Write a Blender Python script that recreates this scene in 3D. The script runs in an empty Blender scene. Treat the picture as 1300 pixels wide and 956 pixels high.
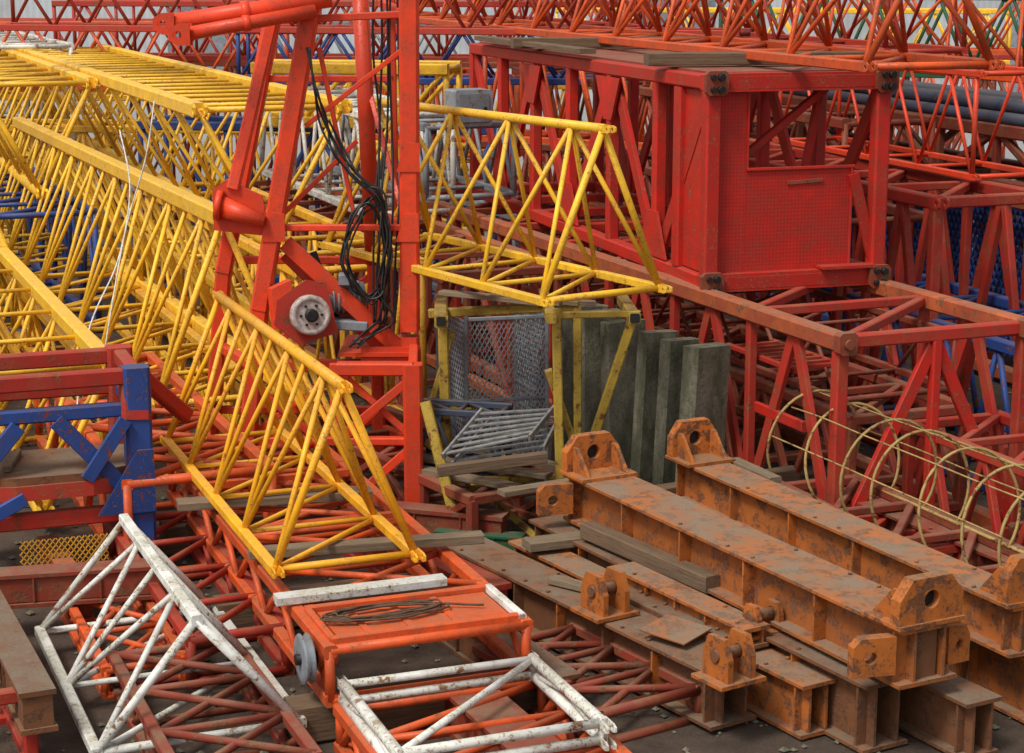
import bpy, math, random, bmesh
from mathutils import Vector, Matrix
random.seed(7)
SC=bpy.context.scene; COL=SC.collection
R=math.radians
# ---------------------------------------------------------------- camera
H=5.3; F=2400.0; TH=math.atan(518/2400.0)
cam=bpy.data.cameras.new('camera'); cam.lens=F/1300*36; cam.sensor_width=36; cam.clip_end=3000
co=bpy.data.objects.new('camera',cam); COL.objects.link(co); co.location=(0,0,H); co.rotation_euler=(math.pi/2-TH,0,0)
SC.camera=co
def ray(px,py):
    x=(px-650)/F; v=(478-py)/F
    return Vector((x, math.cos(TH)+v*math.sin(TH), -math.sin(TH)+v*math.cos(TH)))
def PZ(px,py,z):
    d=ray(px,py); return Vector((0,0,H))+d*((z-H)/d.z)
def PY(px,py,Y):
    d=ray(px,py); return Vector((0,0,H))+d*(Y/d.y)
# ---------------------------------------------------------------- materials
def nn(t,ty,**k):
    n=t.nodes.new(ty)
    for a,b in k.items(): setattr(n,a,b)
    return n
def newmat(name):
    m=bpy.data.materials.new(name); m.use_nodes=True; t=m.node_tree
    b=t.nodes['Principled BSDF']; return m,t,b
def noise(t,vec,scale,detail=6,rough=.6,dist=0):
    n=nn(t,'ShaderNodeTexNoise'); n.inputs['Scale'].default_value=scale; n.inputs['Detail'].default_value=detail
    n.inputs['Roughness'].default_value=rough; n.inputs['Distortion'].default_value=dist
    t.links.new(vec,n.inputs['Vector']); return n.outputs['Fac']
def mrange(t,val,a,b,c=0,d=1):
    n=nn(t,'ShaderNodeMapRange'); n.clamp=True
    for i,x in zip(('From Min','From Max','To Min','To Max'),(a,b,c,d)): n.inputs[i].default_value=x
    t.links.new(val,n.inputs['Value']); return n.outputs['Result']
def math2(t,op,a,b):
    n=nn(t,'ShaderNodeMath',operation=op)
    for i,x in enumerate((a,b)):
        if isinstance(x,(int,float)): n.inputs[i].default_value=x
        else: t.links.new(x,n.inputs[i])
    return n.outputs[0]
def mixc(t,fac,a,b,mode='MIX'):
    n=nn(t,'ShaderNodeMixRGB',blend_type=mode)
    for i,x in zip(('Fac','Color1','Color2'),(fac,a,b)):
        if isinstance(x,(int,float)): n.inputs[i].default_value=x
        elif isinstance(x,tuple): n.inputs[i].default_value=(*x,1)
        else: t.links.new(x,n.inputs[i])
    return n.outputs[0]
def paint(name,col,rust=.3,dirt=.5,rough=.42,rustcol=(.10,.035,.014),dust=(.17,.13,.09),under=None,uth=.5,chips=.5,spec=.35,fade=None,dots=False):
    m,t,b=newmat(name)
    g=nn(t,'ShaderNodeNewGeometry'); oi=nn(t,'ShaderNodeObjectInfo')
    P=g.outputs['Position']
    off=nn(t,'ShaderNodeVectorMath',operation='ADD'); t.links.new(P,off.inputs[0])
    cx=nn(t,'ShaderNodeCombineXYZ'); mm=math2(t,'MULTIPLY',oi.outputs['Random'],7.0); t.links.new(mm,cx.inputs[0]); t.links.new(mm,cx.inputs[2])
    t.links.new(cx.outputs[0],off.inputs[1]); V=off.outputs[0]
    n2=noise(t,V,7.5,4,.66); n3=noise(t,V,42,2,.6); n4=noise(t,V,2.6,4,.68)
    val=math2(t,'MULTIPLY',mrange(t,n4,.3,.7,1.12,.78),mrange(t,oi.outputs['Random'],0,1,.80,1.10))
    hs=nn(t,'ShaderNodeHueSaturation'); hs.inputs['Color'].default_value=(*col,1); t.links.new(val,hs.inputs['Value'])
    c=hs.outputs[0]
    if fade: c=mixc(t,mrange(t,n4,.46,.60,0,.65),c,fade)
    c=mixc(t,mrange(t,n2,.48,.68,0,.60*dirt),c,tuple(x*.5+.03*y for x,y in zip(rustcol,(1,.7,.5))))
    if under:
        c=mixc(t,mrange(t,n2,uth,uth+.02),c,under)
    th=.70-.22*rust
    rm=mrange(t,n2,th,th+.05)
    chip=math2(t,'MULTIPLY',mrange(t,n3,.66-.09*chips,.68-.09*chips),mrange(t,n4,.42,.58))
    rm=math2(t,'MAXIMUM',rm,chip)
    rc=mixc(t,mrange(t,n3,.3,.7),rustcol,tuple(min(1,x*2.1) for x in rustcol))
    c=mixc(t,rm,c,rc)
    sx=nn(t,'ShaderNodeSeparateXYZ'); t.links.new(g.outputs['Normal'],sx.inputs[0])
    up=mrange(t,sx.outputs['Z'],.55,.98)
    dm=math2(t,'MULTIPLY',up,mrange(t,n4,.38,.62,.25*dirt,dirt))
    dm=math2(t,'MULTIPLY',dm,mrange(t,n3,.3,.6,.7,1.0))
    c=mixc(t,dm,c,dust)
    if dots:
        tc=nn(t,'ShaderNodeTexCoord'); sp=nn(t,'ShaderNodeSeparateXYZ'); t.links.new(tc.outputs['Object'],sp.inputs[0])
        fx=math2(t,'PINGPONG',sp.outputs['X'],.019); fz=math2(t,'PINGPONG',sp.outputs['Z'],.019)
        dd_=math2(t,'ADD',fx,fz)
        c=mixc(t,mrange(t,dd_,.016,.009,0,.38),c,tuple(x*.3 for x in col))
    t.links.new(c,b.inputs['Base Color'])
    rr=math2(t,'MAXIMUM',mrange(t,rm,0,1,rough,.9),mrange(t,dm,0,.6,rough,.85)); t.links.new(rr,b.inputs['Roughness'])
    b.inputs['Specular IOR Level'].default_value=spec
    bp=nn(t,'ShaderNodeBump'); bp.inputs['Strength'].default_value=.4; bp.inputs['Distance'].default_value=.008
    hgt=math2(t,'SUBTRACT',math2(t,'MULTIPLY',n3,.4),math2(t,'MULTIPLY',rm,.7)); t.links.new(hgt,bp.inputs['Height']); t.links.new(bp.outputs[0],b.inputs['Normal'])
    return m
def wood(name,c1,c2):
    m,t,b=newmat(name); tc=nn(t,'ShaderNodeTexCoord'); mp=nn(t,'ShaderNodeMapping'); mp.inputs['Scale'].default_value=(22,1.2,22)
    t.links.new(tc.outputs['Object'],mp.inputs['Vector'])
    a=noise(t,mp.outputs[0],2.2,6,.7); d=noise(t,tc.outputs['Object'],3,4)
    c=mixc(t,mrange(t,a,.35,.65),c1,c2); c=mixc(t,mrange(t,a,.62,.68,0,.8),c,(.02,.014,.01)); c=mixc(t,mrange(t,d,.5,.7,0,.4),c,(.07,.07,.035))
    t.links.new(c,b.inputs['Base Color']); b.inputs['Roughness'].default_value=.9
    bp=nn(t,'ShaderNodeBump'); bp.inputs['Strength'].default_value=.6; bp.inputs['Distance'].default_value=.01; t.links.new(a,bp.inputs['Height']); t.links.new(bp.outputs[0],b.inputs['Normal'])
    return m
def concrete(name,c1,c2,moss=.5):
    m,t,b=newmat(name); g=nn(t,'ShaderNodeNewGeometry'); P=g.outputs['Position']
    mp=nn(t,'ShaderNodeMapping'); mp.inputs['Scale'].default_value=(2.4,2.4,.8); t.links.new(P,mp.inputs['Vector'])
    st=noise(t,mp.outputs[0],2.0,6,.7); n=noise(t,P,6,6,.65); f=noise(t,P,60,3)
    c=mixc(t,mrange(t,n,.3,.7),c1,c2); c=mixc(t,mrange(t,st,.44,.60,0,moss),c,(.055,.058,.026)); c=mixc(t,mrange(t,f,.56,.62,0,.6),c,(.04,.035,.028))
    t.links.new(c,b.inputs['Base Color']); b.inputs['Roughness'].default_value=.93
    bp=nn(t,'ShaderNodeBump'); bp.inputs['Strength'].default_value=.8; bp.inputs['Distance'].default_value=.02; t.links.new(math2(t,'ADD',n,math2(t,'MULTIPLY',f,.3)),bp.inputs['Height']); t.links.new(bp.outputs[0],b.inputs['Normal'])
    return m
def plain(name,col,rough=.6,metal=0,var=.3,sc=12):
    m,t,b=newmat(name); g=nn(t,'ShaderNodeNewGeometry'); n=noise(t,g.outputs['Position'],sc,4,.65)
    c=mixc(t,mrange(t,n,.35,.65),tuple(x*(1-var) for x in col),tuple(min(1,x*(1+var)) for x in col))
    t.links.new(c,b.inputs['Base Color']); b.inputs['Roughness'].default_value=rough; b.inputs['Metallic'].default_value=metal
    return m
YEL=paint('yellow_paint',(.92,.53,.030),.13,.30,.40,rustcol=(.22,.09,.02),dust=(.74,.55,.24),chips=.65,fade=(.84,.50,.055))
YEL2=paint('deep_yellow_paint',(.82,.42,.026),.26,.4,.45,rustcol=(.18,.07,.015),dust=(.52,.36,.15),chips=.7,fade=(.68,.38,.05))
AMB=paint('amber_yellow_paint',(.92,.43,.016),.2,.3,.40,rustcol=(.26,.09,.015),dust=(.66,.43,.15),chips=.65,fade=(.86,.43,.04))
OLY=paint('olive_yellow_paint',(.43,.29,.04),.55,.6,.6)
HOP=paint('pale_ochre_paint',(.42,.29,.10),.6,.45,.7)
RED=paint('red_paint',(.54,.022,.013),.2,.4,.48,rustcol=(.15,.045,.02),dust=(.30,.09,.05),fade=(.42,.032,.02),chips=.8)
REDP=paint('perforated_red_sheet',(.50,.021,.013),.12,.35,.5,rustcol=(.12,.035,.015),dust=(.26,.06,.035),dots=True,fade=(.40,.032,.02))
SCA=paint('scarlet_paint',(.76,.060,.018),.10,.3,.42,rustcol=(.17,.04,.015),dust=(.58,.13,.06),fade=(.62,.065,.03),chips=.7)
ORR=paint('orange_red_paint',(.70,.095,.018),.32,.45,.45,rustcol=(.16,.05,.015),dust=(.48,.19,.09),fade=(.50,.08,.03),chips=.8)
ORB=paint('faded_orange_brown_paint',(.44,.105,.035),.55,.7,.6,rustcol=(.13,.055,.025),dust=(.31,.18,.11),fade=(.34,.055,.03),chips=.8)
DRD=paint('dull_red_paint',(.42,.030,.018),.36,.5,.55,rustcol=(.13,.05,.02),dust=(.29,.14,.08),fade=(.38,.06,.03),chips=.7)
BRD=paint('brown_red_paint',(.25,.04,.022),.6,.7,.6,rustcol=(.11,.045,.022),dust=(.24,.155,.10),fade=(.27,.08,.036))
RST=paint('rusty_orange_paint',(.42,.125,.026),.82,.95,.68,rustcol=(.13,.05,.022),dust=(.235,.185,.13),chips=1)
RSD=paint('rusty_brown_steel',(.20,.078,.032),.85,.95,.78,rustcol=(.09,.04,.02),dust=(.20,.155,.11),chips=1)
LUG=paint('orange_lug_paint',(.46,.13,.020),.78,.8,.66,rustcol=(.11,.042,.018),dust=(.25,.16,.09),chips=1)
BLU=paint('blue_paint',(.022,.07,.28),.5,.5,.5)
BLR=paint('worn_blue_paint',(.020,.06,.24),.38,.6,.55,under=(.20,.035,.022),uth=.60)
WHT=paint('white_paint',(.74,.74,.69),.46,.5,.45,rustcol=(.14,.07,.03),dust=(.50,.49,.40),fade=(.54,.54,.44),chips=.8)
GRY=paint('grey_paint',(.24,.27,.30),.35,.5,.5)
DGR=paint('dark_slate_paint',(.05,.065,.10),.3,.5,.5)
GRN=paint('green_paint',(.015,.10,.045),.5,.6,.6)
BLK=plain('black_grease_and_shade',(.014,.013,.013),.5,.2)
RUB=plain('black_rubber',(.012,.012,.013),.45)
STL=plain('worn_steel',(.30,.29,.27),.42,.7)
PAL=plain('pale_pinkish_steel',(.44,.38,.35),.6,.15,.35,20)
DUL=plain('dull_aluminium',(.26,.26,.25),.55,.4)
ROP=plain('rusty_rope',(.10,.055,.03),.85)
WRP=plain('pale_rope',(.62,.61,.56),.8)
TIM=wood('weathered_timber',(.14,.10,.062),(.26,.19,.12))
TIM2=wood('dark_timber',(.10,.06,.034),(.19,.12,.07))
CON=concrete('mossy_concrete',(.13,.122,.085),(.22,.205,.145),.75)
# ---------------------------------------------------------------- mesh builder
def frame(d,up=Vector((0,0,1))):
    d=d.normalized(); up=Vector(up)
    if abs(d.dot(up))>.985: up=Vector((0,1,0)) if abs(d.y)<.9 else Vector((1,0,0))
    u=d.cross(up).normalized(); w=u.cross(d).normalized(); return u,w
class MB:
    def __init__(s): s.v=[]; s.f=[]; s.s=[]
    def ring(s,c,u,w,pts):
        i=len(s.v); s.v+= [tuple(c+u*a+w*b) for a,b in pts]; return list(range(i,i+len(pts)))
    def skin(s,r1,r2,sm):
        n=len(r1)
        for k in range(n): s.f.append((r1[k],r1[(k+1)%n],r2[(k+1)%n],r2[k])); s.s.append(sm)
    def cap(s,r,rev=False): s.f.append(tuple(reversed(r)) if rev else tuple(r)); s.s.append(False)
    def tube(s,p,q,r,n=9,r2=None):
        p=Vector(p);q=Vector(q); u,w=frame(q-p); r2=r if r2 is None else r2
        c=[(math.cos(2*math.pi*k/n),math.sin(2*math.pi*k/n)) for k in range(n)]
        a=s.ring(p,u,w,[(x*r,y*r) for x,y in c]); b=s.ring(q,u,w,[(x*r2,y*r2) for x,y in c])
        s.skin(a,b,True); s.cap(a,True); s.cap(b); return s
    def bar(s,p,q,w,h=None,up=(0,0,1),ch=.13):
        p=Vector(p);q=Vector(q); h=h or w; u,z=frame(q-p,up); c=min(w,h)*ch; a=w/2;b=h/2
        pr=[(a-c,-b),(a,-b+c),(a,b-c),(a-c,b),(-a+c,b),(-a,b-c),(-a,-b+c),(-a+c,-b)]
        r1=s.ring(p,u,z,pr); r2=s.ring(q,u,z,pr); s.skin(r1,r2,False); s.cap(r1,True); s.cap(r2); return s
    def box(s,x0,x1,y0,y1,z0,z1,ch=.1):
        return s.bar(((x0+x1)/2,y0,(z0+z1)/2),((x0+x1)/2,y1,(z0+z1)/2),x1-x0,z1-z0,ch=ch)
    def path(s,pts,r,n=6,closed=False):
        pts=[Vector(p) for p in pts]; N=len(pts); rings=[]
        c=[(math.cos(2*math.pi*k/n)*r,math.sin(2*math.pi*k/n)*r) for k in range(n)]
        u=None
        for i,p in enumerate(pts):
            a=pts[(i-1)%N] if (closed or i>0) else p; b=pts[(i+1)%N] if (closed or i<N-1) else p
            d=(b-a).normalized()
            if u is None: u,w=frame(d)
            else: u=(u-d*u.dot(d)).normalized()
            rings.append(s.ring(p,u,u.cross(d),c))
        for i in range(N-1): s.skin(rings[i],rings[i+1],True)
        if closed: s.skin(rings[-1],rings[0],True)
        else: s.cap(rings[0],True); s.cap(rings[-1])
        return s
    def prism(s,o,u,v,poly,t):
        o=Vector(o);u=Vector(u).normalized();v=Vector(v).normalized(); n=u.cross(v)
        a=s.ring(o-n*t/2,u,v,poly); b=s.ring(o+n*t/2,u,v,poly); s.skin(a,b,False); s.cap(a,True); s.cap(b); return s
    def holeplate(s,o,u,v,poly,hc,hr,t):
        o=Vector(o);u=Vector(u).normalized();v=Vector(v).normalized(); n=u.cross(v)
        angs=sorted(set([round(2*math.pi*k/24,5) for k in range(24)]+[round(math.atan2(y-hc[1],x-hc[0])%(2*math.pi),5) for x,y in poly]))
        out=[];inn=[]
        for a in angs:
            dx,dy=math.cos(a),math.sin(a); best=None
            for k in range(len(poly)):
                x1,y1=poly[k];x2,y2=poly[(k+1)%len(poly)]; ex,ey=x2-x1,y2-y1; den=dx*ey-dy*ex
                if abs(den)<1e-9: continue
                tt=((x1-hc[0])*ey-(y1-hc[1])*ex)/den; ss=((x1-hc[0])*dy-(y1-hc[1])*dx)/den
                if tt>0 and -1e-4<=ss<=1+1e-4 and (best is None or tt<best): best=tt
            best=best or hr*1.5
            out.append((hc[0]+dx*best,hc[1]+dy*best)); inn.append((hc[0]+dx*hr,hc[1]+dy*hr))
        o1=s.ring(o-n*t/2,u,v,out);i1=s.ring(o-n*t/2,u,v,inn);o2=s.ring(o+n*t/2,u,v,out);i2=s.ring(o+n*t/2,u,v,inn)
        s.skin(o1,o2,False); s.skin(i2,i1,True); s.skin(i1,o1,False); s.skin(o2,i2,False); return s
    def diamond(s,o,u,v,W,Hh,pitch,t,asp=1.0):
        o=Vector(o);u=Vector(u).normalized();v=Vector(v).normalized(); n=u.cross(v)
        c=-Hh*asp
        while c<W+Hh*asp:
            for sg in (1,-1):
                k=sg*asp
                lo,hi=0.0,Hh
                a,b=(0-c)/k,(W-c)/k
                lo=max(lo,min(a,b)); hi=min(hi,max(a,b))
                if hi-lo>.01: s.bar(o+u*(c+k*lo)+v*lo,o+u*(c+k*hi)+v*hi,t,t*1.6,up=n,ch=.0)
            c+=pitch
        return s
    def build(s,name,mat,parent=None,world=False,label=None):
        me=bpy.data.meshes.new(name)
        vs=s.v
        if world and parent is not None:
            L=root_loc(parent); vs=[(x-L[0],y-L[1],z-L[2]) for x,y,z in vs]
        me.from_pydata(vs,[],s.f); me.polygons.foreach_set('use_smooth',s.s); me.materials.append(mat); me.update()
        bm=bmesh.new(); bm.from_mesh(me); bmesh.ops.recalc_face_normals(bm,faces=bm.faces); bm.to_mesh(me); bm.free()
        o=bpy.data.objects.new(name,me); COL.objects.link(o)
        if parent is not None: o.parent=parent
        if label: o['label']=label
        return o
def root_loc(o):
    while o.parent: o=o.parent
    return o.location
def tag(o,label,cat,group=None,kind=None):
    if label: o['label']=label
    if cat: o['category']=cat
    if group: o['group']=group
    if kind: o['kind']=kind
    return o
def thing(name,label,cat,loc,rot=(0,0,0),group=None):
    o=bpy.data.objects.new(name,None); o.empty_display_size=.2; COL.objects.link(o); o.location=loc; o.rotation_euler=rot
    return tag(o,label,cat,group)
def jit(v,a=.006): return Vector(v)+Vector((random.uniform(-a,a),random.uniform(-a,a),random.uniform(-a,a)))
def adir(phi): return Vector((-math.sin(R(phi)),math.cos(R(phi)),0))
# ---------------------------------------------------------------- lattice section
def truss(P,phi,L,w,h,kind,n,mat,label,cr=.045,br=.022,csq=True,bsq=False,name='jib_section',cat='crane section',group=None,far=False,
          pitch=0,roll=0,side='zig',flat='diag',cmat=None,atube=True,lugs=True,anchor=(0,0),bmat=None,lugmat=None,plate=0):
    P=Vector(P)
    a=R(phi); ax=Vector((math.cos(a),math.sin(a),0)); P=P-ax*anchor[0]-Vector((0,0,anchor[1]))
    root=thing(name,label,cat,P,(R(pitch),R(roll),a),group)
    if kind=='tri': C=[(0,0),(w,0),(w/2,h)]; faces=[(0,2,side),(1,2,side),(0,1,flat)]
    elif kind=='inv': C=[(0,h),(w,h),(w/2,0)]; faces=[(0,2,side),(1,2,side),(0,1,flat)]
    else: C=[(0,0),(w,0),(w,h),(0,h)]; faces=[(0,3,side),(1,2,side),(3,2,flat),(0,1,'bars')]
    cmat=cmat or mat; bmat=bmat or mat
    for i,(x,z) in enumerate(C):
        m=MB(); apex=(kind!='box' and i==2 and atube)
        if csq and not apex: m.bar((x,0,z),(x,L,z),cr*2,ch=.12)
        else: m.tube((x,0,z),(x,L,z),cr*1.15,12)
        m.build('chord',cmat,root)
        if lugs and not far:
            for y,sg in ((0,-1),(L,1)):
                if y==L and L>9: continue
                g=MB(); e=cr*1.6
                for dx in (-cr*.8,cr*.8):
                    poly=[(-.06,-e*.55),(.08,-e*.55),(.12,-e*.3),(.12,e*.3),(.08,e*.55),(-.06,e*.55)]
                    g.holeplate((x+dx,y,z),(0,sg,0),(0,0,1),poly,(.065,0),e*.28,cr*.35)
                g.build('lug',lugmat or cmat,root)
    def pt(i,t): return Vector((C[i][0],max(.03,min(L-.03,t*L/n)),C[i][1]))
    acc=MB() if far else None
    def br_(p,q,r,nm='brace',pl=0):
        m=acc if far else MB(); p=jit(p,.004);q=jit(q,.004)
        if pl: m.bar(p,q,pl,.05,up=(1,0,0),ch=.05)
        elif bsq: m.bar(p,q,r*2,r*2.0)
        else: m.tube(p,q,r,6 if far else 8)
        if not far: m.build(nm,bmat,root)
    for fi,(i,j,st) in enumerate(faces):
        pl_=plate if (kind=='box' and fi<2) else 0
        for k in range(n):
            if st=='zig': br_(pt(i,k),pt(j,k+.5),br,pl=pl_); br_(pt(j,k+.5),pt(i,k+1),br,pl=pl_)
            elif st=='zigpost':
                br_(pt(i,k),pt(j,k+.5),br,pl=pl_); br_(pt(j,k+.5),pt(i,k+1),br,pl=pl_); br_(pt(i,k),pt(j,k),br)
            elif st=='N': br_(pt(i,k),pt(j,k),br*1.1); br_(pt(i,k) if k%2 else pt(j,k),pt(j,k+1) if k%2 else pt(i,k+1),br,pl=pl_)
            elif st=='diag': br_(pt(i,k),pt(j,k),br,'cross_bar'); br_(pt(i,k),pt(j,k+1),br)
            elif st=='bars': br_(pt(i,k),pt(j,k),br,'cross_bar')
            elif st=='ladder':
                br_(pt(i,k),pt(j,k),br,'cross_bar'); br_(pt(i,k+.5),pt(j,k+.5),br,'cross_bar')
            elif st=='bigX': br_(pt(i,k),pt(j,k),br,'cross_bar'); br_(pt(i,k),pt(j,k+1),br); br_(pt(j,k)+Vector((0,0,.02)),pt(i,k+1)+Vector((0,0,.02)),br)
        if st!='none': br_(pt(i,n),pt(j,n),br*1.2,'end_bar')
        br_(pt(i,0),pt(j,0),br*1.35,'end_bar')
    if far: acc.build('lacing',bmat,root)
    return root
def timber(p,q,w,h,label,mat=None,group=None,cat='timber',name='timber'):
    p=Vector(p);q=Vector(q); d=q-p; L=d.length; a=math.atan2(-d.x,d.y); pit=math.asin(max(-1,min(1,d.z/L)))
    m=MB().bar((0,0,0),(0,L,0),w,h,ch=.08)
    o=m.build(name,mat or TIM); o.location=p; o.rotation_euler=(pit,0,a); return tag(o,label,cat,group)
def boxbeam(P_,phi,L,w,h,mat,label):
    r=thing('box_beam',label,'steel beam',P_,(0,0,R(phi)))
    MB().box(-w/2,w/2,0,L,h*.12,h*.88,.05).build('web',mat,r); MB().box(-w*.62,w*.62,-.02,L+.02,h*.88,h,.05).build('flange',mat,r); MB().box(-w*.62,w*.62,-.02,L+.02,0,h*.12,.05).build('flange',mat,r)
    for y in (L*.3,L*.65): MB().box(-w*.6,w*.6,y,y+.015,h*.12,h*.88,0).build('stiffener',mat,r)
    return r
# ================================================================= SETTING
m,t,b=newmat('yard_dirt'); g=nn(t,'ShaderNodeNewGeometry'); P=g.outputs['Position']
a1=noise(t,P,.35,4); a2=noise(t,P,3.5,7,.7); a3=noise(t,P,38,4,.7)
c=mixc(t,mrange(t,a2,.35,.65),(.040,.026,.018),(.09,.06,.04)); c=mixc(t,mrange(t,a1,.45,.6,0,.5),c,(.055,.04,.03)); c=mixc(t,mrange(t,a3,.55,.66,0,.6),c,(.12,.085,.06))
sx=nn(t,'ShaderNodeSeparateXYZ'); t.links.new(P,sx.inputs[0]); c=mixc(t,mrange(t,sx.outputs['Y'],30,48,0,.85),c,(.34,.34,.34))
t.links.new(c,b.inputs['Base Color']); t.links.new(mrange(t,a1,.35,.55,.75,.95),b.inputs['Roughness'])
bp=nn(t,'ShaderNodeBump'); bp.inputs['Distance'].default_value=.04; bp.inputs['Strength'].default_value=.8; t.links.new(math2(t,'ADD',a2,math2(t,'MULTIPLY',a3,.5)),bp.inputs['Height']); t.links.new(bp.outputs[0],b.inputs['Normal'])
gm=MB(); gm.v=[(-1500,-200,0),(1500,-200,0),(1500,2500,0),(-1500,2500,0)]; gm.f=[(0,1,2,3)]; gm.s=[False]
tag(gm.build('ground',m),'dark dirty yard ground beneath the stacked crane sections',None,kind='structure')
sh=thing('storage_shed','long pale metal shed standing behind the whole crane yard','shed',(-40,78,0))
m,t,b=newmat('pale_cladding'); g=nn(t,'ShaderNodeNewGeometry'); w_=nn(t,'ShaderNodeTexWave'); w_.inputs['Scale'].default_value=1.2; w_.bands_direction='X'; t.links.new(g.outputs['Position'],w_.inputs['Vector'])
c=mixc(t,w_.outputs['Fac'],(.44,.47,.49),(.50,.53,.55)); c=mixc(t,mrange(t,noise(t,g.outputs['Position'],.5,6),.45,.65,0,.5),c,(.25,.24,.22)); t.links.new(c,b.inputs['Base Color']); b.inputs['Roughness'].default_value=.6
MB().box(0,90,0,20,0,7.0,.01).build('wall',m,sh); 
MB().prism((0,10,7.0),(0,1,0),(0,0,1),[(-10.6,0),(10.6,0),(0,3)],.1).build('gable',m,sh)
rf=MB(); rf.bar((45,-.6,7.0),(45,10,10),90.6,.12); rf.bar((45,20.6,7.0),(45,10,10),90.6,.12); rf.build('roof',GRY,sh)
for i,x in enumerate((12,26,44,60,76)): MB().box(x,x+4.2,-.06,.0,0,4.4,.02).build('door',GRY,sh)
for x in range(6): MB().box(4+x*14,7+x*14,-.05,0,5.1,6.3,.02).build('window',DGR,sh)
m=MB()
for i in range(3200):
    x=random.uniform(-6,7); y=random.uniform(9.5,24); r=random.uniform(.010,.045)
    c0=Vector((x,y,r*.4)); i0=len(m.v)
    for dx,dy,dz in ((1,0,0),(0,1,0),(-1,0,0),(0,-1,0),(0,0,1),(0,0,-1)): m.v.append(tuple(c0+Vector((dx*random.uniform(.6,1.2),dy*random.uniform(.6,1.2),dz*.6))*r))
    for f in ((0,1,4),(1,2,4),(2,3,4),(3,0,4),(1,0,5),(2,1,5),(3,2,5),(0,3,5)): m.f.append(tuple(i0+k for k in f)); m.s.append(False)
tag(m.build('gravel',CON),'loose stones and rubble scattered over the yard floor','gravel',kind='stuff')
# ================================================================= YELLOW JIBS LEFT
truss(PZ(200,515,.9),23,13.5,1.5,1.9,'tri',9,YEL,'long yellow triangular jib with thick ridge chord, left of the scarlet tower frame',cr=.085,br=.026,atube=False,side='zigpost')
truss(PZ(252,140,3.7),21,18,1.73,1.6,'inv',11,YEL,'uppermost long yellow jib with a flat ladder-like top at the upper left',cr=.085,br=.026,flat='ladder',anchor=(0,1.6),atube=True)
truss(Vector((-7.7,27.6,2.05)),21,13,1.6,1.6,'inv',9,YEL,'long yellow jib with two chords uppermost, at the far upper left edge',cr=.08,br=.028,flat='diag')
truss(PZ(-46,478,1.6),22,11,1.35,1.4,'inv',7,YEL,'yellow jib with two chords uppermost, behind the red and blue frame',cr=.08,br=.025,flat='bars',anchor=(0,1.4))
truss(PZ(165,610,.06),22,9,1.5,.78,'box',6,YEL2,'low yellow box section at the bottom of the left stack',cr=.055,br=.026,side='zig',flat='diag')
truss(PZ(330,560,.1),22,7,1.0,1.5,'box',5,YEL,'narrow yellow lattice section behind the amber jib and beside the scarlet tower leg',cr=.05,br=.023,side='zig')
truss(Vector((-2.35,20.6,.08)),22,9,1.45,1.95,'box',7,YEL2,'deep yellow box section standing behind the scarlet tower frame',cr=.06,br=.032,side='zig',flat='bars')
truss(Vector((-6.4,20.4,.08)),22,11,1.4,1.5,'tri',8,YEL2,'deep yellow triangular jib on the ground at the left edge',cr=.07,br=.026,atube=False)
truss(Vector((-7.6,24.5,.1)),21,12,1.5,2.2,'tri',8,YEL,'yellow triangular jib at the left edge behind the long ridge-chord jib',cr=.07,br=.028)
truss(Vector((-.75,20.9,.08)),23,10,1.4,1.85,'box',7,BRD,'brown-red box section behind the short yellow jib',cr=.07,br=.035,side='N',flat='diag',bsq=True,cmat=ORB)
truss(Vector((-1.9,25.0,2.1)),21,6,1.2,1.3,'box',6,WHT,'dirty white lattice section seen through the scarlet tower frame',cr=.05,br=.03)
truss(Vector((-1.0,30,2.9)),80,3.2,1.0,.85,'box',4,YEL,'short yellow frame lying crosswise behind the tower frame top',cr=.09,br=.04,side='N',far=True)
truss(Vector((-.2,30,.1)),80,6,1.2,2.7,'box',4,BLU,'blue box section standing crosswise under a short yellow frame',cr=.07,br=.04,side='N',far=True)
truss(PZ(350,725,.92),21,4.25,1.1,1.36,'tri',4,AMB,'amber yellow jib end lying on planks over the orange section in front',cr=.040,br=.0225,side='zigpost',flat='diag')
truss(PZ(690,383,2.4),33,4.2,1.32,1.5,'tri',4,YEL,'short yellow jib end perched above the grey mesh cage in the middle',cr=.038,br=.024,side='zig',flat='diag')
# ================================================================= BOX MAST SECTION I
IP=PZ(900,360,2.2); W=1.86;HH=2.0
I=truss(IP,17,8.6,W,HH,'box',6,RED,'bright red square mast section with a perforated end panel, on top of the right stack',cr=.075,br=.06,bsq=True,side='N',flat='diag',name='mast_section',lugs=False,plate=.17)
MB().box(-.085,W+.085,-.05,.12,HH-.09,HH+.09).build('end_frame',RED,I)
MB().box(-.085,W+.085,-.05,.12,-.09,.09).build('end_frame',RED,I)
MB().bar((0,.02,.08),(0,.02,HH-.08),.16,.14,up=(0,1,0)).build('end_frame',RED,I)
MB().bar((W,.02,.08),(W,.02,HH-.08),.06,.06,up=(0,1,0)).build('end_frame',RED,I)
for x in (0,W):
    for z in (0,HH):
        g=MB(); g.box(x-.12,x+.12,-.11,-.052,z-.12,z+.12,.15); g.build('corner_plate',BRD,I)
        for dz in (-.06,.06): MB().tube((x+.03,-.17,z+dz),(x+.03,-.11,z+dz),.035,10).build('bolt',BLK,I); MB().tube((x-.05,-.15,z+dz),(x-.05,-.11,z+dz),.028,10).build('bolt',BLK,I)
MB().box(-.012,.012,.1,.72,.09,HH-.09,.0).build('side_panel',RED,I)
MB().bar((0,.76,.08),(0,.76,HH-.08),.17,.17,up=(0,1,0)).build('side_post',RED,I)
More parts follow.
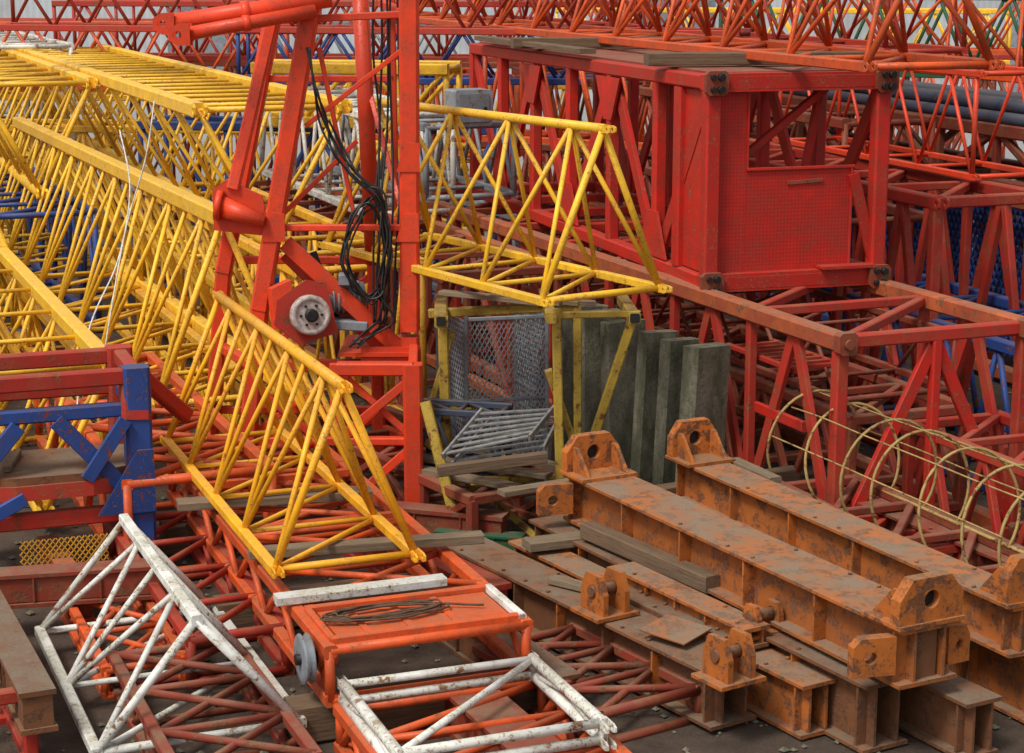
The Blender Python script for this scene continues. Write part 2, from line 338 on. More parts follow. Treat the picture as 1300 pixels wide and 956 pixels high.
for k in range(1,6):
    y=k*8.6/6; z0=.09 if k%2 else HH-.09; s_=1 if k%2 else -1
    MB().prism((-.06,y,z0),(0,1,0),(0,0,s_),[(-.40,0),(.40,0),(.13,.48),(-.13,.48)],.03).build('gusset',RED,I)
yb=.06
MB().box(.07,.40,yb,yb+.012,.09,HH-.09,0).build('perforated_panel',REDP,I)
MB().box(.402,1.56,yb,yb+.012,.09,1.12,0).build('perforated_panel',REDP,I)
MB().bar((.41,yb-.01,1.12),(.41,yb-.01,HH-.1),.02).build('panel_edge',RED,I)
MB().bar((.40,yb-.01,1.13),(1.6,yb-.01,1.13),.03).build('panel_edge',RED,I)
MB().bar((1.57,yb-.01,.1),(1.57,yb-.01,1.13),.025,up=(0,1,0)).build('panel_edge',RED,I)
MB().bar((.5,yb+.35,1.2),(1.42,yb+.35,HH-.1),.08,up=(0,1,0)).build('brace',RED,I)
MB().bar((1.58,.04,1.05),(W-.03,.04,.2),.12,.05,up=(0,1,0)).build('brace',RED,I)
MB().bar((1.46,.6,HH-.1),(1.3,.6,1.0),.08,up=(0,1,0)).build('brace',RED,I)
MB().bar((.85,yb-.012,.98),(1.25,yb-.012,1.0),.012,.035).build('slot_cover',BRD,I)
MB().box(.05,W-.05,.15,1.4,.09,.11,0).build('floor_plate',DRD,I)
MB().box(.06,W-.06,.12,8.5,HH+.076,HH+.096,0).build('top_plate',BRD,I)
MB().box(1.2,1.8,-.12,.05,.10,.13,.1).build('step_plate',RED,I)
# ================================================================= LOWER MAST SECTION J
J=truss(PZ(1070,435,2.08),22,13,1.95,1.95,'box',8,DRD,'faded red square mast section lying on the ground beneath the bright red one',cr=.08,br=.045,bsq=True,side='zigpost',flat='diag',name='mast_section',anchor=(0,1.95),lugs=False,bmat=DRD,cmat=ORB,plate=.12)
for x in (0,1.95):
    for z in (0,1.95):
        g=MB(); g.box(x-.09,x+.09,-.10,.0,z-.10,z+.10,.15); g.tube((x,-.13,z),(x,-.10,z),.045,12); g.build('corner_lug',BRD,J)
g=MB()
for k in range(8): g.box(.1,.62,1.0+k*.16,1.05+k*.16,1.5,1.53,0)
g.bar((.1,.95,1.5),(.1,2.3,1.5),.05); g.bar((.62,.95,1.5),(.62,2.3,1.5),.05); g.build('ladder_step',DRD,J)
MB().bar((.975,0,.1),(.975,.0,1.9),.09,up=(0,1,0)).build('end_post',RED,J)
MB().bar((.06,0.02,.1),(.95,0.02,1.85),.12,.06,up=(0,1,0)).build('brace',RED,J)
MB().bar((1.89,0.02,.1),(1.0,0.02,1.85),.12,.06,up=(0,1,0)).build('brace',RED,J)
MB().bar((-.0,.6,1.05),(.0,1.5,1.05),.1,.05,up=(1,0,0)).build('brace',RED,J)
truss(J.location+Vector((.25,.7,.12)),22,10,1.25,.95,'box',9,BRD,'brown-red lattice section pushed inside the faded red mast section',cr=.05,br=.035,bsq=True,side='zig',lugs=False,far=True)
truss(J.location+Vector((.2,1.2,1.15)),22,8,1.3,.55,'box',8,BRD,'thin brown-red lattice section lying high inside the faded red mast section',cr=.035,br=.022,side='zig',lugs=False,far=True)
# ================================================================= RIGHT STACK
K=truss(PZ(1400,278,2.4),18,12,1.9,2.25,'box',8,BRD,'dull red mast section with blue mesh inside, at the right edge',cr=.085,br=.05,bsq=True,side='zigpost',flat='bars',anchor=(0,2.25),name='mast_section',bmat=DRD,cmat=ORB,plate=.16)
g=MB(); g.diamond((.35,.5,.1),(0,1,0),(0,0,1),9,2.0,.12,.02,.6); g.build('mesh_panel',BLU,K)
g=MB(); g.diamond((1.5,.5,.1),(0,1,0),(0,0,1),9,2.0,.12,.02,.6); g.build('mesh_panel',DGR,K)
truss(Vector((7.3,22.3,2.5)),18,13,1.5,.72,'box',9,BRD,'brown-red shallow box section lying on the dull red mast section',cr=.09,br=.045,side='N',flat='diag',bsq=True)
tb=thing('tube_bundle','bundle of dark slate pipes lying on the brown-red section at right','pipes',(7.35,21.8,3.38),(0,0,R(18)))
for k in range(7): MB().tube((.1+k*.19,0,0),(.1+k*.19+random.uniform(-.05,.05),12,0),.085,12).build('pipe',DGR,tb)
for k in range(6): MB().tube((.2+k*.19,.2,.15),(.2+k*.19,11.5,.15),.085,12).build('pipe',DGR,tb)
truss(Vector((5.4,26.5,.1)),18,12,1.5,1.8,'box',9,BLU,'blue box section half hidden behind the right stack',cr=.06,br=.035,side='zigpost',far=True)
truss(Vector((4.4,25.0,2.0)),18,14,1.3,1.3,'box',9,BRD,'brown-red lattice section lying behind the bright red mast section',cr=.07,br=.035,side='zig',far=True)
truss(Vector((5.2,21.3,3.0)),18,5,.9,1.15,'box',4,SCA,'small scarlet square frame beside the bright red mast section',cr=.035,br=.022,side='zig')
truss(Vector((4.5,19.9,.08)),20,7,1.3,2.8,'box',5,DRD,'tall narrow red section standing between the two right stacks',cr=.07,br=.045,side='zigpost',bsq=True)
truss(Vector((5.1,18.3,.08)),20,5,1.5,1.5,'box',5,BLU,'blue section behind the near end of the faded red mast section',cr=.06,br=.035,side='zig',far=True)
# ================================================================= TOP JIBS L
truss(PZ(1100,85,4.42),17,22,1.32,1.25,'tri',13,ORR,'long orange-red jib lying on timbers on top of the bright red mast section',cr=.05,br=.027,side='zigpost',flat='diag')
truss(Vector((6.6,21.5,4.0)),18,20,1.2,1.1,'tri',12,ORR,'long orange-red jib at the upper right above the slate pipes',cr=.05,br=.026,side='zig')
truss(Vector((4.6,23.5,4.3)),19,18,1.1,1.1,'box',12,DRD,'dull red lattice section between the two long orange-red jibs at the top',cr=.045,br=.026,side='zig',far=True)
truss(Vector((3.2,27,4.4)),75,12,1.1,1.0,'box',9,DRD,'dull red lattice section lying crosswise at the top of the view',cr=.05,br=.028,far=True)
truss(Vector((10.5,34,3.4)),70,7,1.3,1.4,'box',6,GRN,'green lattice section lying crosswise at the upper right',cr=.06,br=.035,far=True)
truss(Vector((12,36,.1)),70,9,1.6,3.2,'box',6,BRD,'tall brown-red section under the green lattice section',cr=.08,br=.045,side='N',far=True)
# ================================================================= FAR ROWS
rows=[((-7.6,27,.1),22,10,1.6,1.7,BLU,'blue box section on the ground at the far left'),
((-5.0,42,.1),78,14,1.8,2.6,BRD,'tall brown-red section lying crosswise at the far left rear'),
((-5.0,43,2.9),80,15,1.2,1.2,DRD,'thin dull red lattice section lying crosswise at the top left'),
((3.5,46,.1),84,9,1.8,2.4,YEL2,'wide yellow section lying crosswise in the rear middle'),
((3.0,45,2.7),82,10,1.3,1.3,GRY,'grey lattice section lying crosswise in the rear middle'),
((1.6,33,.1),20,9,1.5,1.7,DRD,'dull red box section standing in the rear middle'),
((-1.4,35,.1),20,9,1.5,1.7,YEL,'yellow box section in the rear behind the tower frame'),
((-1.2,35,1.9),20,9,1.4,1.4,ORR,'orange-red section stacked behind the tower frame'),
((13,50,.1),80,12,1.8,2.6,ORR,'large orange-red section lying crosswise at the far right rear'),
((13,50,2.9),80,12,1.3,1.3,YEL,'yellow lattice section on top at the far right rear'),
((0.2,27.5,.1),22,7,1.4,1.6,GRY,'grey box section behind the short yellow jib'),
((-9.6,36,.1),22,10,1.6,1.7,YEL,'yellow box section at the far left rear edge'),
((-9.8,36,1.95),22,12,1.5,1.9,WHT,'tall white lattice section at the top left corner'),
((2.5,38,.1),82,11,1.8,3.3,BRD,'high brown-red section crosswise behind the middle of the yard'),
((2.5,38.3,3.5),84,12,1.2,1.1,DRD,'dull red lattice section on top of the high brown-red one'),
((2.0,34.5,3.3),88,7,1.1,.9,BLU,'blue lattice section lying crosswise beyond the tower frame'),
((-3.0,33.5,.1),85,7,1.4,2.4,YEL2,'deep yellow section standing crosswise behind the uppermost yellow jib'),
((12.5,44,.1),80,13,1.8,3.2,DRD,'high red section crosswise at the right rear'),
((12.5,44.3,3.4),80,13,1.2,1.3,ORR,'orange-red lattice section on top of the high red one'),
((-4.6,37.5,3.0),86,9,1.2,1.2,ORR,'orange-red lattice section crosswise above the uppermost yellow jib far end'),
((-4.6,37.5,.1),86,9,1.6,2.7,YEL2,'deep yellow section crosswise under an orange-red lattice section at the left rear'),
((3.4,31.0,2.4),60,4.5,1.3,1.5,ORR,'orange-red section end beyond the brown-red mast section top'),
((3.2,31.0,.1),60,4.5,1.4,2.2,BRD,'brown-red section under the orange-red section end')]
for P_,ph,L_,w_,h_,mt,lb in rows: truss(Vector(P_),ph,L_,w_,h_,'box',max(6,int(L_/1.3)),mt,lb,cr=.06,br=.034,lugs=False,side=random.choice(['zig','N','zigpost']),far=True)
cb=thing('electrical_cabinet','small grey metal cabinet behind the short yellow jib','cabinet',PY(602,160,24),(0,0,R(22)))
MB().box(-.25,.25,0,.4,0,.45,.05).build('cabinet_body',GRY,cb); MB().box(-.2,.2,-.02,-.002,.05,.4,.02).build('door',GRY,cb); MB().tube((.14,-.05,.22),(.14,-.02,.22),.02).build('handle',BLK,cb)
zz=cb.location.z
truss(Vector((cb.location.x-.6,24.0,zz-.92)),22,4,1.2,.9,'box',4,GRY,'low grey frame carrying the small metal cabinet',cr=.05,br=.03,far=True)
# ================================================================= RED TOWER FRAME B
Yf=18.6; Yr=19.6
def foot(px,Y): p=PY(px,500,Y); return Vector((p.x,Y,0))
B=thing('tower_head','tall scarlet tower frame with slanted legs and hanging black cables','crane tower',Vector((foot(420,Yf).x,Yf,0)))
def bb(name,p,q,w,h=None,mat=SCA,up=(0,1,0)): return MB().bar(p,q,w,h,up=up).build(name,mat,B,True)
p=PY(521,455,Yf)
bb('post',PY(519,-60,Yf),Vector((p.x,Yf,1.76)),.19,.22)
bb('post',Vector((p.x,Yf,1.70)),foot(526,Yf),.18,.2)
bb('leg',PY(406,-60,Yf),PY(330,392,Yf),.18,.22); bb('leg',PY(330,392,Yf),foot(304,Yf),.17,.2)
bb('leg',PY(362,-60,Yr),PY(284,345,Yr),.17,.18); bb('leg',PY(284,345,Yr),foot(262,Yr),.16)
MB().tube(PY(455,-60,Yr),PY(474,335,Yr),.085,16).build('tube_post',SCA,B,True)
bb('post',PY(474,335,Yr),foot(482,Yr),.13)
bb('post',PY(496,-60,Yr),PY(503,300,Yr),.07)
bb('cross_beam',PY(345,289,Yf),PY(515,289,Yf),.06,.09); bb('cross_beam',PY(372,25,Yf),PY(515,18,Yf),.07,.08)
bb('cross_beam',PY(312,464,Yf),PY(532,464,Yf),.12,.12); bb('cross_beam',PY(306,560,Yf),PY(524,560,Yf),.09)
bb('cross_beam',PY(302,640,Yf),PY(524,640,Yf),.11); bb('cross_beam',PY(300,330,Yr),PY(500,330,Yr),.08); bb('cross_beam',PY(335,100,Yr),PY(500,100,Yr),.07)
bb('cross_beam',PY(268,520,Yr),PY(482,520,Yr),.08)
bb('brace',PY(362,308,Yf),PY(508,444,Yf),.16,.06); bb('brace',PY(362,322,Yf+.2),PY(494,450,Yf+.2),.14,.05)
bb('brace',PY(405,60,Yf),PY(452,285,Yf),.045); bb('brace',PY(388,160,Yf),PY(515,60,Yf),.05)
bb('brace',PY(346,285,Yf),PY(452,180,Yr),.05); bb('brace',PY(470,120,Yr),PY(515,285,Yf),.05)
bb('brace',PY(522,480,Yf),PY(440,555,Yf),.07); bb('brace',PY(312,480,Yf),PY(400,555,Yf),.07); bb('brace',PY(524,570,Yf),PY(450,635,Yf),.07); bb('brace',PY(308,570,Yf),PY(390,635,Yf),.07)
bb('brace',PY(430,470,Yf),PY(518,552,Yf),.06); bb('brace',PY(430,470,Yf+.02),PY(320,552,Yf+.02),.06); bb('post',PY(432,470,Yf+.05),PY(432,640,Yf+.05),.07)
bb('brace',PY(440,565,Yf+.1),PY(520,635,Yf+.1),.06); bb('brace',PY(478,345,Yr),PY(300,470,Yr),.07); bb('brace',PY(270,530,Yr),PY(480,620,Yr),.06); bb('brace',PY(482,530,Yr),PY(270,620,Yr),.06)
Yg=17.55
pb=PY(524,462,Yg); pl_=PY(425,462,Yg)
bb('post',Vector((pb.x,Yg,pb.z)),Vector((pb.x,Yg,0)),.18,.2); bb('post',Vector((pl_.x,Yg,pl_.z)),Vector((pl_.x,Yg,.95)),.10)
for yy,w_ in ((468,.14),(560,.08),(650,.10)): bb('cross_beam',PY(428,yy,Yg),PY(524,yy,Yg),w_*.9,w_)
bb('brace',PY(520,482,Yg-.02),PY(436,552,Yg-.02),.08,.05); bb('brace',PY(520,570,Yg),PY(440,640,Yg),.08,.05); bb('brace',PY(440,480,Yg+.05),PY(518,550,Yg+.05),.06,.05)
for yy in (468,560,650): q=PY(524,yy,Yg); bb('side_beam',q,Vector((q.x-.04,Yf,q.z)),.09,up=(0,0,1))
bb('brace',Vector((pb.x-.02,Yg,.9)),Vector((pb.x-.05,Yf,1.6)),.07,up=(1,0,0)); bb('brace',Vector((pb.x-.02,Yf,.2)),Vector((pb.x-.02,Yg,.9)),.07,up=(1,0,0))
g=MB(); g.box(pb.x-.2,pb.x+.2,Yg-.2,Yg+.2,0,.04); g.build('foot_plate',SCA,B,True)
for x,y in ((520,20),(520,289),(522,464),(524,560),(524,640)): bb('side_beam',PY(x,y,Yf),PY(x-36,y-16,Yr),.08,up=(0,0,1))
for x,y,x2,y2 in ((395,20,350,10),(350,289,300,280),(322,464,280,440)): bb('side_beam',PY(x,y,Yf),PY(x2,y2,Yr),.1,up=(0,0,1))
g=MB(); g.box(-.30,.42,-.16,.8,0,.04); g.v=[tuple(Vector(v)+PY(470,449,Yf)) for v in g.v]; g.build('platform',SCA,B,True)
g=MB(); g.box(-.48,.12,-.13,-.10,-.06,.10); g.v=[tuple(Vector(v)+PY(520,450,Yf)) for v in g.v]; g.build('edge_plate',SCA,B,True)
for x,y in ((520,289),(521,200),(350,289)):
    q=PY(x,y,Yf-.115); MB().prism(q,(1,0,0),(0,0,1),[(-.14,-.14),(.09,-.14),(.09,.14),(-.04,.14)],.015).build('gusset',SCA,B,True)
q=PY(300,268,Yf-.1); g=MB(); g.tube(q+Vector((-.2,0,.06)),q+Vector((-.14,0,.05)),.15,16); g.tube(q+Vector((-.16,0,.05)),q+Vector((.28,-.05,-.1)),.11,14,.06); g.build('pivot_joint',SCA,B,True)
MB().prism(q+Vector((0,.1,0)),(1,0,0),(0,0,1),[(-.24,-.2),(.3,-.26),(.25,.14),(-.1,.3),(-.24,.2)],.05).build('gusset',SCA,B,True)
MB().bar(PY(296,240,Yf),PY(345,30,Yf+.3),.12,.15,up=(0,1,0)).build('leg',SCA,B,True)
for a,b2,r in (((212,30,18.2),(420,-2,18.5),.085),((232,44,18.0),(400,14,18.4),.065)):
    p=PY(*a);q=PY(*b2); MB().tube(p,q,r,16).build('ram_tube',SCA,B,True)
    for dy in (-.07,.07): MB().holeplate(p+Vector((0,dy,0)),(-1,0,0),(0,0,1),[(-.08,-.1),(.04,-.1),(.12,-.05),(.12,.05),(.04,.1),(-.08,.1)],(.04,0),.04,.03).build('eye_end',SCA,B,True)
    MB().tube(p.lerp(q,.45),p.lerp(q,.5),r*1.2,16).build('collar',SCA,B,True)
def wheel(q,ax,prof,n=28):
    g=MB(); u,w=frame(ax); rg=[]
    for d,r in prof: rg.append(g.ring(q+ax*d,u,w,[(math.cos(2*math.pi*k/n)*r,math.sin(2*math.pi*k/n)*r) for k in range(n)]))
    for i in range(len(rg)-1): g.skin(rg[i],rg[i+1],True)
    g.cap(rg[0],True); g.cap(rg[-1]); return g
q=PY(394,400,Yf-.32); ax=Vector((.35,-.93,.1)).normalized()
wh=wheel(q,ax,[(-.05,.18),(-.045,.2),(-.02,.19),(-.005,.165),(.01,.19),(.03,.2),(.045,.19),(.045,.15),(.03,.145)]).build('sheave',PAL,B,True)
wheel(q+ax*.03,ax,[(0,.065),(.05,.065),(.055,.05)]).build('hub',BLK,wh,True)
for k in range(6):
    a=k*math.pi/3; u,w=frame(ax); c0=q+ax*.035+(u*math.cos(a)+w*math.sin(a))*.105
    MB().tube(c0,c0+ax*.02,.014,8).build('bolt',BLK,wh,True)
g=MB(); g.prism(q-ax*.12,u,w,[(-.3,-.2),(.1,-.3),(.34,-.08),(.3,.16),(0,.34),(-.2,.3)],.04); g.build('sheave_bracket',DRD,B,True)
g=MB(); g.prism(q-ax*.02+Vector((-.28,.1,.05)),u,w,[(-.1,-.24),(.1,-.2),(.12,.2),(-.08,.28)],.2); g.build('sheave_bracket',SCA,B,True)
q=PY(435,372,Yf+.1); g=MB(); g.tube(q+Vector((-.16,0,-.05)),q+Vector((.2,.1,-.05)),.15,18)
for k in range(6): g.tube(q+Vector((-.12+k*.05,.0+k*.014,-.05)),q+Vector((-.1+k*.05,.005+k*.014,-.05)),.165,18)
g.build('winch_motor',GRY,B,True); g=MB(); g.bar(q+Vector((-.1,0,-.3)),q+Vector((.25,0,-.32)),.3,.1); g.build('motor_base',GRY,B,True)
g=MB(); g.bar(q+Vector((-.02,-.12,.16)),q+Vector((.12,-.12,.16)),.16,.12); g.build('terminal_box',GRY,B,True)
MB().tube(q+Vector((-.3,.1,.4)),q+Vector((-.05,.1,-.35)),.04).build('conduit',BLK,B,True)
cbl=thing('cable_bundle','tangled black electric cables hanging inside the scarlet tower frame','cables',PY(470,300,Yf-.1))
def smooth(pts,k=8):
    out=[]; n=len(pts)
    for i in range(n-1):
        p0=pts[max(0,i-1)];p1=pts[i];p2=pts[i+1];p3=pts[min(n-1,i+2)]
        for j in range(k):
            t=j/k; out.append(.5*((2*p1)+(-p0+p2)*t+(2*p0-5*p1+4*p2-p3)*t*t+(-p0+3*p1-3*p2+p3)*t**3))
    out.append(pts[-1]); return out
base=[(394,60),(396,110),(412,150),(428,190),(455,225),(482,250),(494,290),(492,340),(478,375),(455,368),(440,330),(452,280),(476,256),(490,300),(486,360),(492,400),(476,420),(450,440)]
for s_ in range(6):
    pts=[PY(x+random.uniform(-8,8),y+random.uniform(-8,8),Yf-.16+random.uniform(-.06,.08)) for x,y in base[(s_%3):]]
    MB().path(smooth(pts),.0115,6).build('cable',RUB,cbl,True)
for s_ in range(5):
    x=476+s_*7
    pts=[PY(x,-50,Yf+.3),PY(x+random.uniform(-3,3),60,Yf+.3),PY(x+2+random.uniform(-5,5),160,Yf+.28),PY(x-2+random.uniform(-6,6),250,Yf+.1),PY(x-2,330,Yf),PY(x-4+random.uniform(-6,6),410,Yf-.1)]
    MB().path(smooth(pts),.0115,6).build('cable',RUB,cbl,True)
# ================================================================= ORANGE SECTION G + deck + white head
G=truss(PZ(420,828,.72),21,5.7,1.45,.36,'box',6,ORR,'orange-red flat box section lying under the amber yellow jib',cr=.045,br=.028,side='zig',flat='bigX',anchor=(0,.36),lugs=False)
zt=.36+.04
MB().box(.1,1.38,.12,.72,zt-.02,zt+.0,.1).build('deck_plate',ORR,G)
g=MB(); g.bar((.02,.08,zt+.01),(1.45,.08,zt+.01),.06,.06); g.bar((.02,.76,zt+.01),(1.45,.76,zt+.01),.06,.06); g.bar((.04,.08,zt+.01),(.04,.76,zt+.01),.05,.05); g.build('deck_frame',ORR,G)
MB().bar((1.43,.05,zt+.012),(1.43,.76,zt+.012),.06,.06).build('deck_edge',WHT,G)
MB().bar((-.15,.95,zt+.05),(1.15,.95,zt+.05),.13,.07).build('white_bar',WHT,G,label='white painted crossbar at the back of the deck')
for x in (.3,.62,.95): MB().box(x,x+.05,.12,.72,zt+.002,zt+.01,.0).build('deck_rib',ORR,G)
for k in (3,6): MB().box(.05,1.4,1.35+k*.5,1.43+k*.5,zt-.03,zt+.03).build('cross_bar',ORR,G)
Gm=Matrix.Translation(Vector((G.location.x,G.location.y,0)))@Matrix.Rotation(R(21),4,'Z')
gp=lambda x,y,z: Gm@Vector((x,y,z))
for y_,lb in ((.25,'dark sleeper under the near end of the orange deck'),(2.6,'dark sleeper under the middle of the orange-red section'),(4.9,'dark sleeper under the far end of the orange-red section')): timber(gp(-.25,y_,.155),gp(1.7,y_,.155),.25,.29,lb,TIM2)
dz0=.72+.04-.0
rc=[]
for k in range(120):
    a=k*.30; rr=.9+.12*math.sin(k*.37)+random.uniform(-.05,.05)
    rc.append(gp(.52+math.cos(a)*rr*.46+.02*math.sin(k*.11),.45+math.sin(a)*rr*.14,dz0+.025+.0003*k+random.uniform(-.004,.006)))
rc+=[gp(1.0,.48,dz0+.035),gp(1.12,.42,dz0+.03),gp(1.25,.36,dz0+.03)]
tag(MB().path(rc,.0085,5).build('wire_rope_coil',ROP),'coil of rusty wire rope lying on the orange deck','rope')
wk=thing('rope_sheave','rusty grooved rope wheel on edge at the left end of the orange deck','pulley wheel',gp(-.12,.35,.66))
ax=Vector((.93,.36,0)).normalized(); wheel(gp(-.13,.2,.62),ax,[(-.035,.12),(-.035,.175),(-.025,.18),(0,.15),(.025,.18),(.035,.175),(.035,.12),(.02,.11)]).build('rim',GRY,wk,True)
wheel(gp(-.13,.2,.62),ax,[(-.07,.04),(.12,.04)]).build('axle',BLK,wk,True); wheel(gp(-.13,.2,.62)+ax*.08,ax,[(0,.07),(.14,.065)]).build('hub',ORR,wk,True)
truss(gp(.08,-1.3,.36),21,1.3,1.4,.12,'box',1,WHT,'dirty white flat jib head in front of the orange deck',cr=.034,br=.026,csq=False,side='zig',flat='diag',lugs=True)
truss(gp(.05,-1.9,.02),21,1.9,1.5,.28,'box',3,ORR,'low orange-red frame on the ground under the white jib head',cr=.045,br=.03,side='zig',flat='diag',lugs=False)
# ================================================================= WHITE JIB E
E0=PZ(50,800,.2); ea=adir(22)
truss(E0-ea*2.6,22,2.6,1.4,.84,'tri',2,WHT,'dirty white triangular jib end at the lower left corner',cr=.038,br=.023,side='zigpost',flat='diag',atube=False,lugs=False)
# ================================================================= RED/BLUE FRAME H
Hd=thing('slewing_frame','dark red and blue frame with a rusty deck plate at the left edge','crane base frame',Vector(((-65-650)/155,15.6,0)),(0,0,R(20)))
w=1.42;d=.95
for x,y in ((0,0),(w,0),(0,d),(w,d)): MB().bar((x,y,0),(x,y,1.92),.23,.21,up=(0,1,0)).build('post',DRD if (x,y)!=(w,0) else BLR,Hd)
for z,mt,hh in ((1.84,DRD,.14),(1.55,BLR,.12),(.62,DRD,.14)):
    MB().bar((-.05,0,z),(w+.08,0,z),.12,hh,up=(0,0,1)).build('beam',mt,Hd); MB().bar((-.05,d,z),(w+.08,d,z),.12,hh).build('beam',DRD,Hd)
    MB().bar((w,0,z+.003),(w,d,z+.003),.12,hh*.95).build('beam',mt,Hd); MB().bar((0,0,z+.003),(0,d,z+.003),.12,hh*.95).build('beam',DRD,Hd)
MB().bar((w,.05,1.75),(w-.02,.0,1.45),.26,.24,up=(0,1,0)).build('post_cap',DRD,Hd)
MB().prism((0,0,1.0),(1,0,0),(0,1,0),[(-.05,.0),(.35,-.12),(1.0,-.12),(1.38,.05),(1.45,.8),(.0,.9)],.07).build('deck_plate',RSD,Hd)
MB().prism((0,0,.90),(1,0,0),(0,1,0),[(-.07,-.02),(.35,-.15),(1.0,-.15),(1.41,.03),(1.41,.1),(-.07,.1)],.13).build('deck_rim',DRD,Hd)
MB().bar((w-.05,-.06,.75),(.72,-.06,1.5),.14,.06,up=(0,1,0)).build('brace',BLR,Hd)
MB().bar((.02,-.10,1.05),(.40,-.07,1.48),.14,.06,up=(0,1,0)).build('brace',BLR,Hd)
MB().bar((.02,-.14,.66),(.42,-.14,.86),.12,.06,up=(0,1,0)).build('brace',BLR,Hd)
MB().bar((.95,-.14,.98),(1.3,-.13,1.48),.12,.05,up=(0,1,0)).build('brace',BLR,Hd)
MB().prism((w-.05,-.13,1.0),(1,0,0),(0,0,1),[(-.34,-.36),(.16,-.36),(.16,.2),(.02,.2)],.03).build('gusset',BLR,Hd)
MB().bar((w+.02,.05,1.85),(w+.5,.4,1.35),.13).build('arm',RED,Hd)
MB().bar((.3,.1,1.07),(.45,.7,1.07),.07,.05).build('deck_tie',TIM,Hd)
g=MB(); g.diamond((.35,-.14,.08),(1,0,0),(0,0,1),.75,.4,.05,.008,.8); g.build('mesh_panel',YEL2,Hd)
# bottom left clutter
boxbeam(PZ(50,930,.3),24,2.3,.2,.3,RSD,'rusty brown steel beam in the bottom left corner beside the white jib')
boxbeam(PZ(-30,770,.28),-78,1.5,.2,.28,BRD,'brown-red beam lying crosswise in front of the red and blue frame')
truss(PZ(-120,905,.5),24,2.4,.8,.48,'box',3,DRD,'low dull red frame at the bottom left edge',cr=.05,br=.035,bsq=True,side='N',lugs=False,anchor=(0,.48))
truss(Vector((-3.35,15.9,.05)),22,5.5,1.3,.85,'box',5,ORR,'orange-red box section between the red and blue frame and the amber jib',cr=.05,br=.035,side='zig',flat='bigX',lugs=False)
truss(Vector((-2.4,13.4,.04)),22,3.4,.75,.34,'box',4,DRD,'low dull red frame on the ground inside the white jib',cr=.04,br=.03,side='zig',flat='diag',lugs=False)
truss(Vector((-3.0,13.2,.02)),22,2.6,.6,.2,'box',3,ORR,'flat orange-red frame on the ground under the left leg of the white jib',cr=.035,br=.025,side='zig',flat='bigX',lugs=False)
truss(Vector((-2.1,11.2,.02)),22,2.4,.9,.24,'box',3,BRD,'flat brown-red frame on the ground in the front left',cr=.04,br=.03,side='zig',flat='bigX',lugs=False)
boxbeam(Vector((-3.55,14.9,0)),24,1.6,.14,.3,ORB,'narrow orange-brown beam on the ground beside the rusty deck frame')
# beams right of G
boxbeam(Vector((-.15,14.6,0)),30,2.6,.26,.42,DRD,'dull red steel beam on the ground right of the orange section')
boxbeam(Vector((.35,12.9,0)),27,2.2,.26,.3,RSD,'rusty short steel beam on the ground right of the orange deck')
boxbeam(Vector((.35,11.2,0)),24,1.7,.3,.3,BRD,'brown-red short beam on the ground in the front middle')
truss(Vector((-.35,16.7,.03)),33,3.6,1.1,.5,'box',4,BRD,'low brown-red frame under the olive yellow support frame',cr=.05,br=.035,bsq=True,side='N',lugs=False)
for k,(x,y,l_,ph,lb) in enumerate(((.05,16.9,1.5,55,'plank lying on the low frame, nearest the tower frame foot'),(.35,17.1,1.5,62,'plank in the middle of the low brown-red frame'),(.62,17.5,1.4,50,'plank at the rear of the low brown-red frame'),(-.1,16.5,1.1,-60,'plank at the near edge of the low brown-red frame'))):
    a_=Vector((x,y,.60+.06*(k%2))); timber(a_,a_+adir(ph)*l_,.14,.05,lb)
timber(gp(-.35,3.55,.85),gp(1.3,3.35,.85),.2,.07,'weathered plank under the far part of the amber yellow jib')
timber(gp(-.1,2.0,.85),gp(1.75,1.75,.85),.14,.075,'long grey plank across the orange section under the near part of the amber jib')
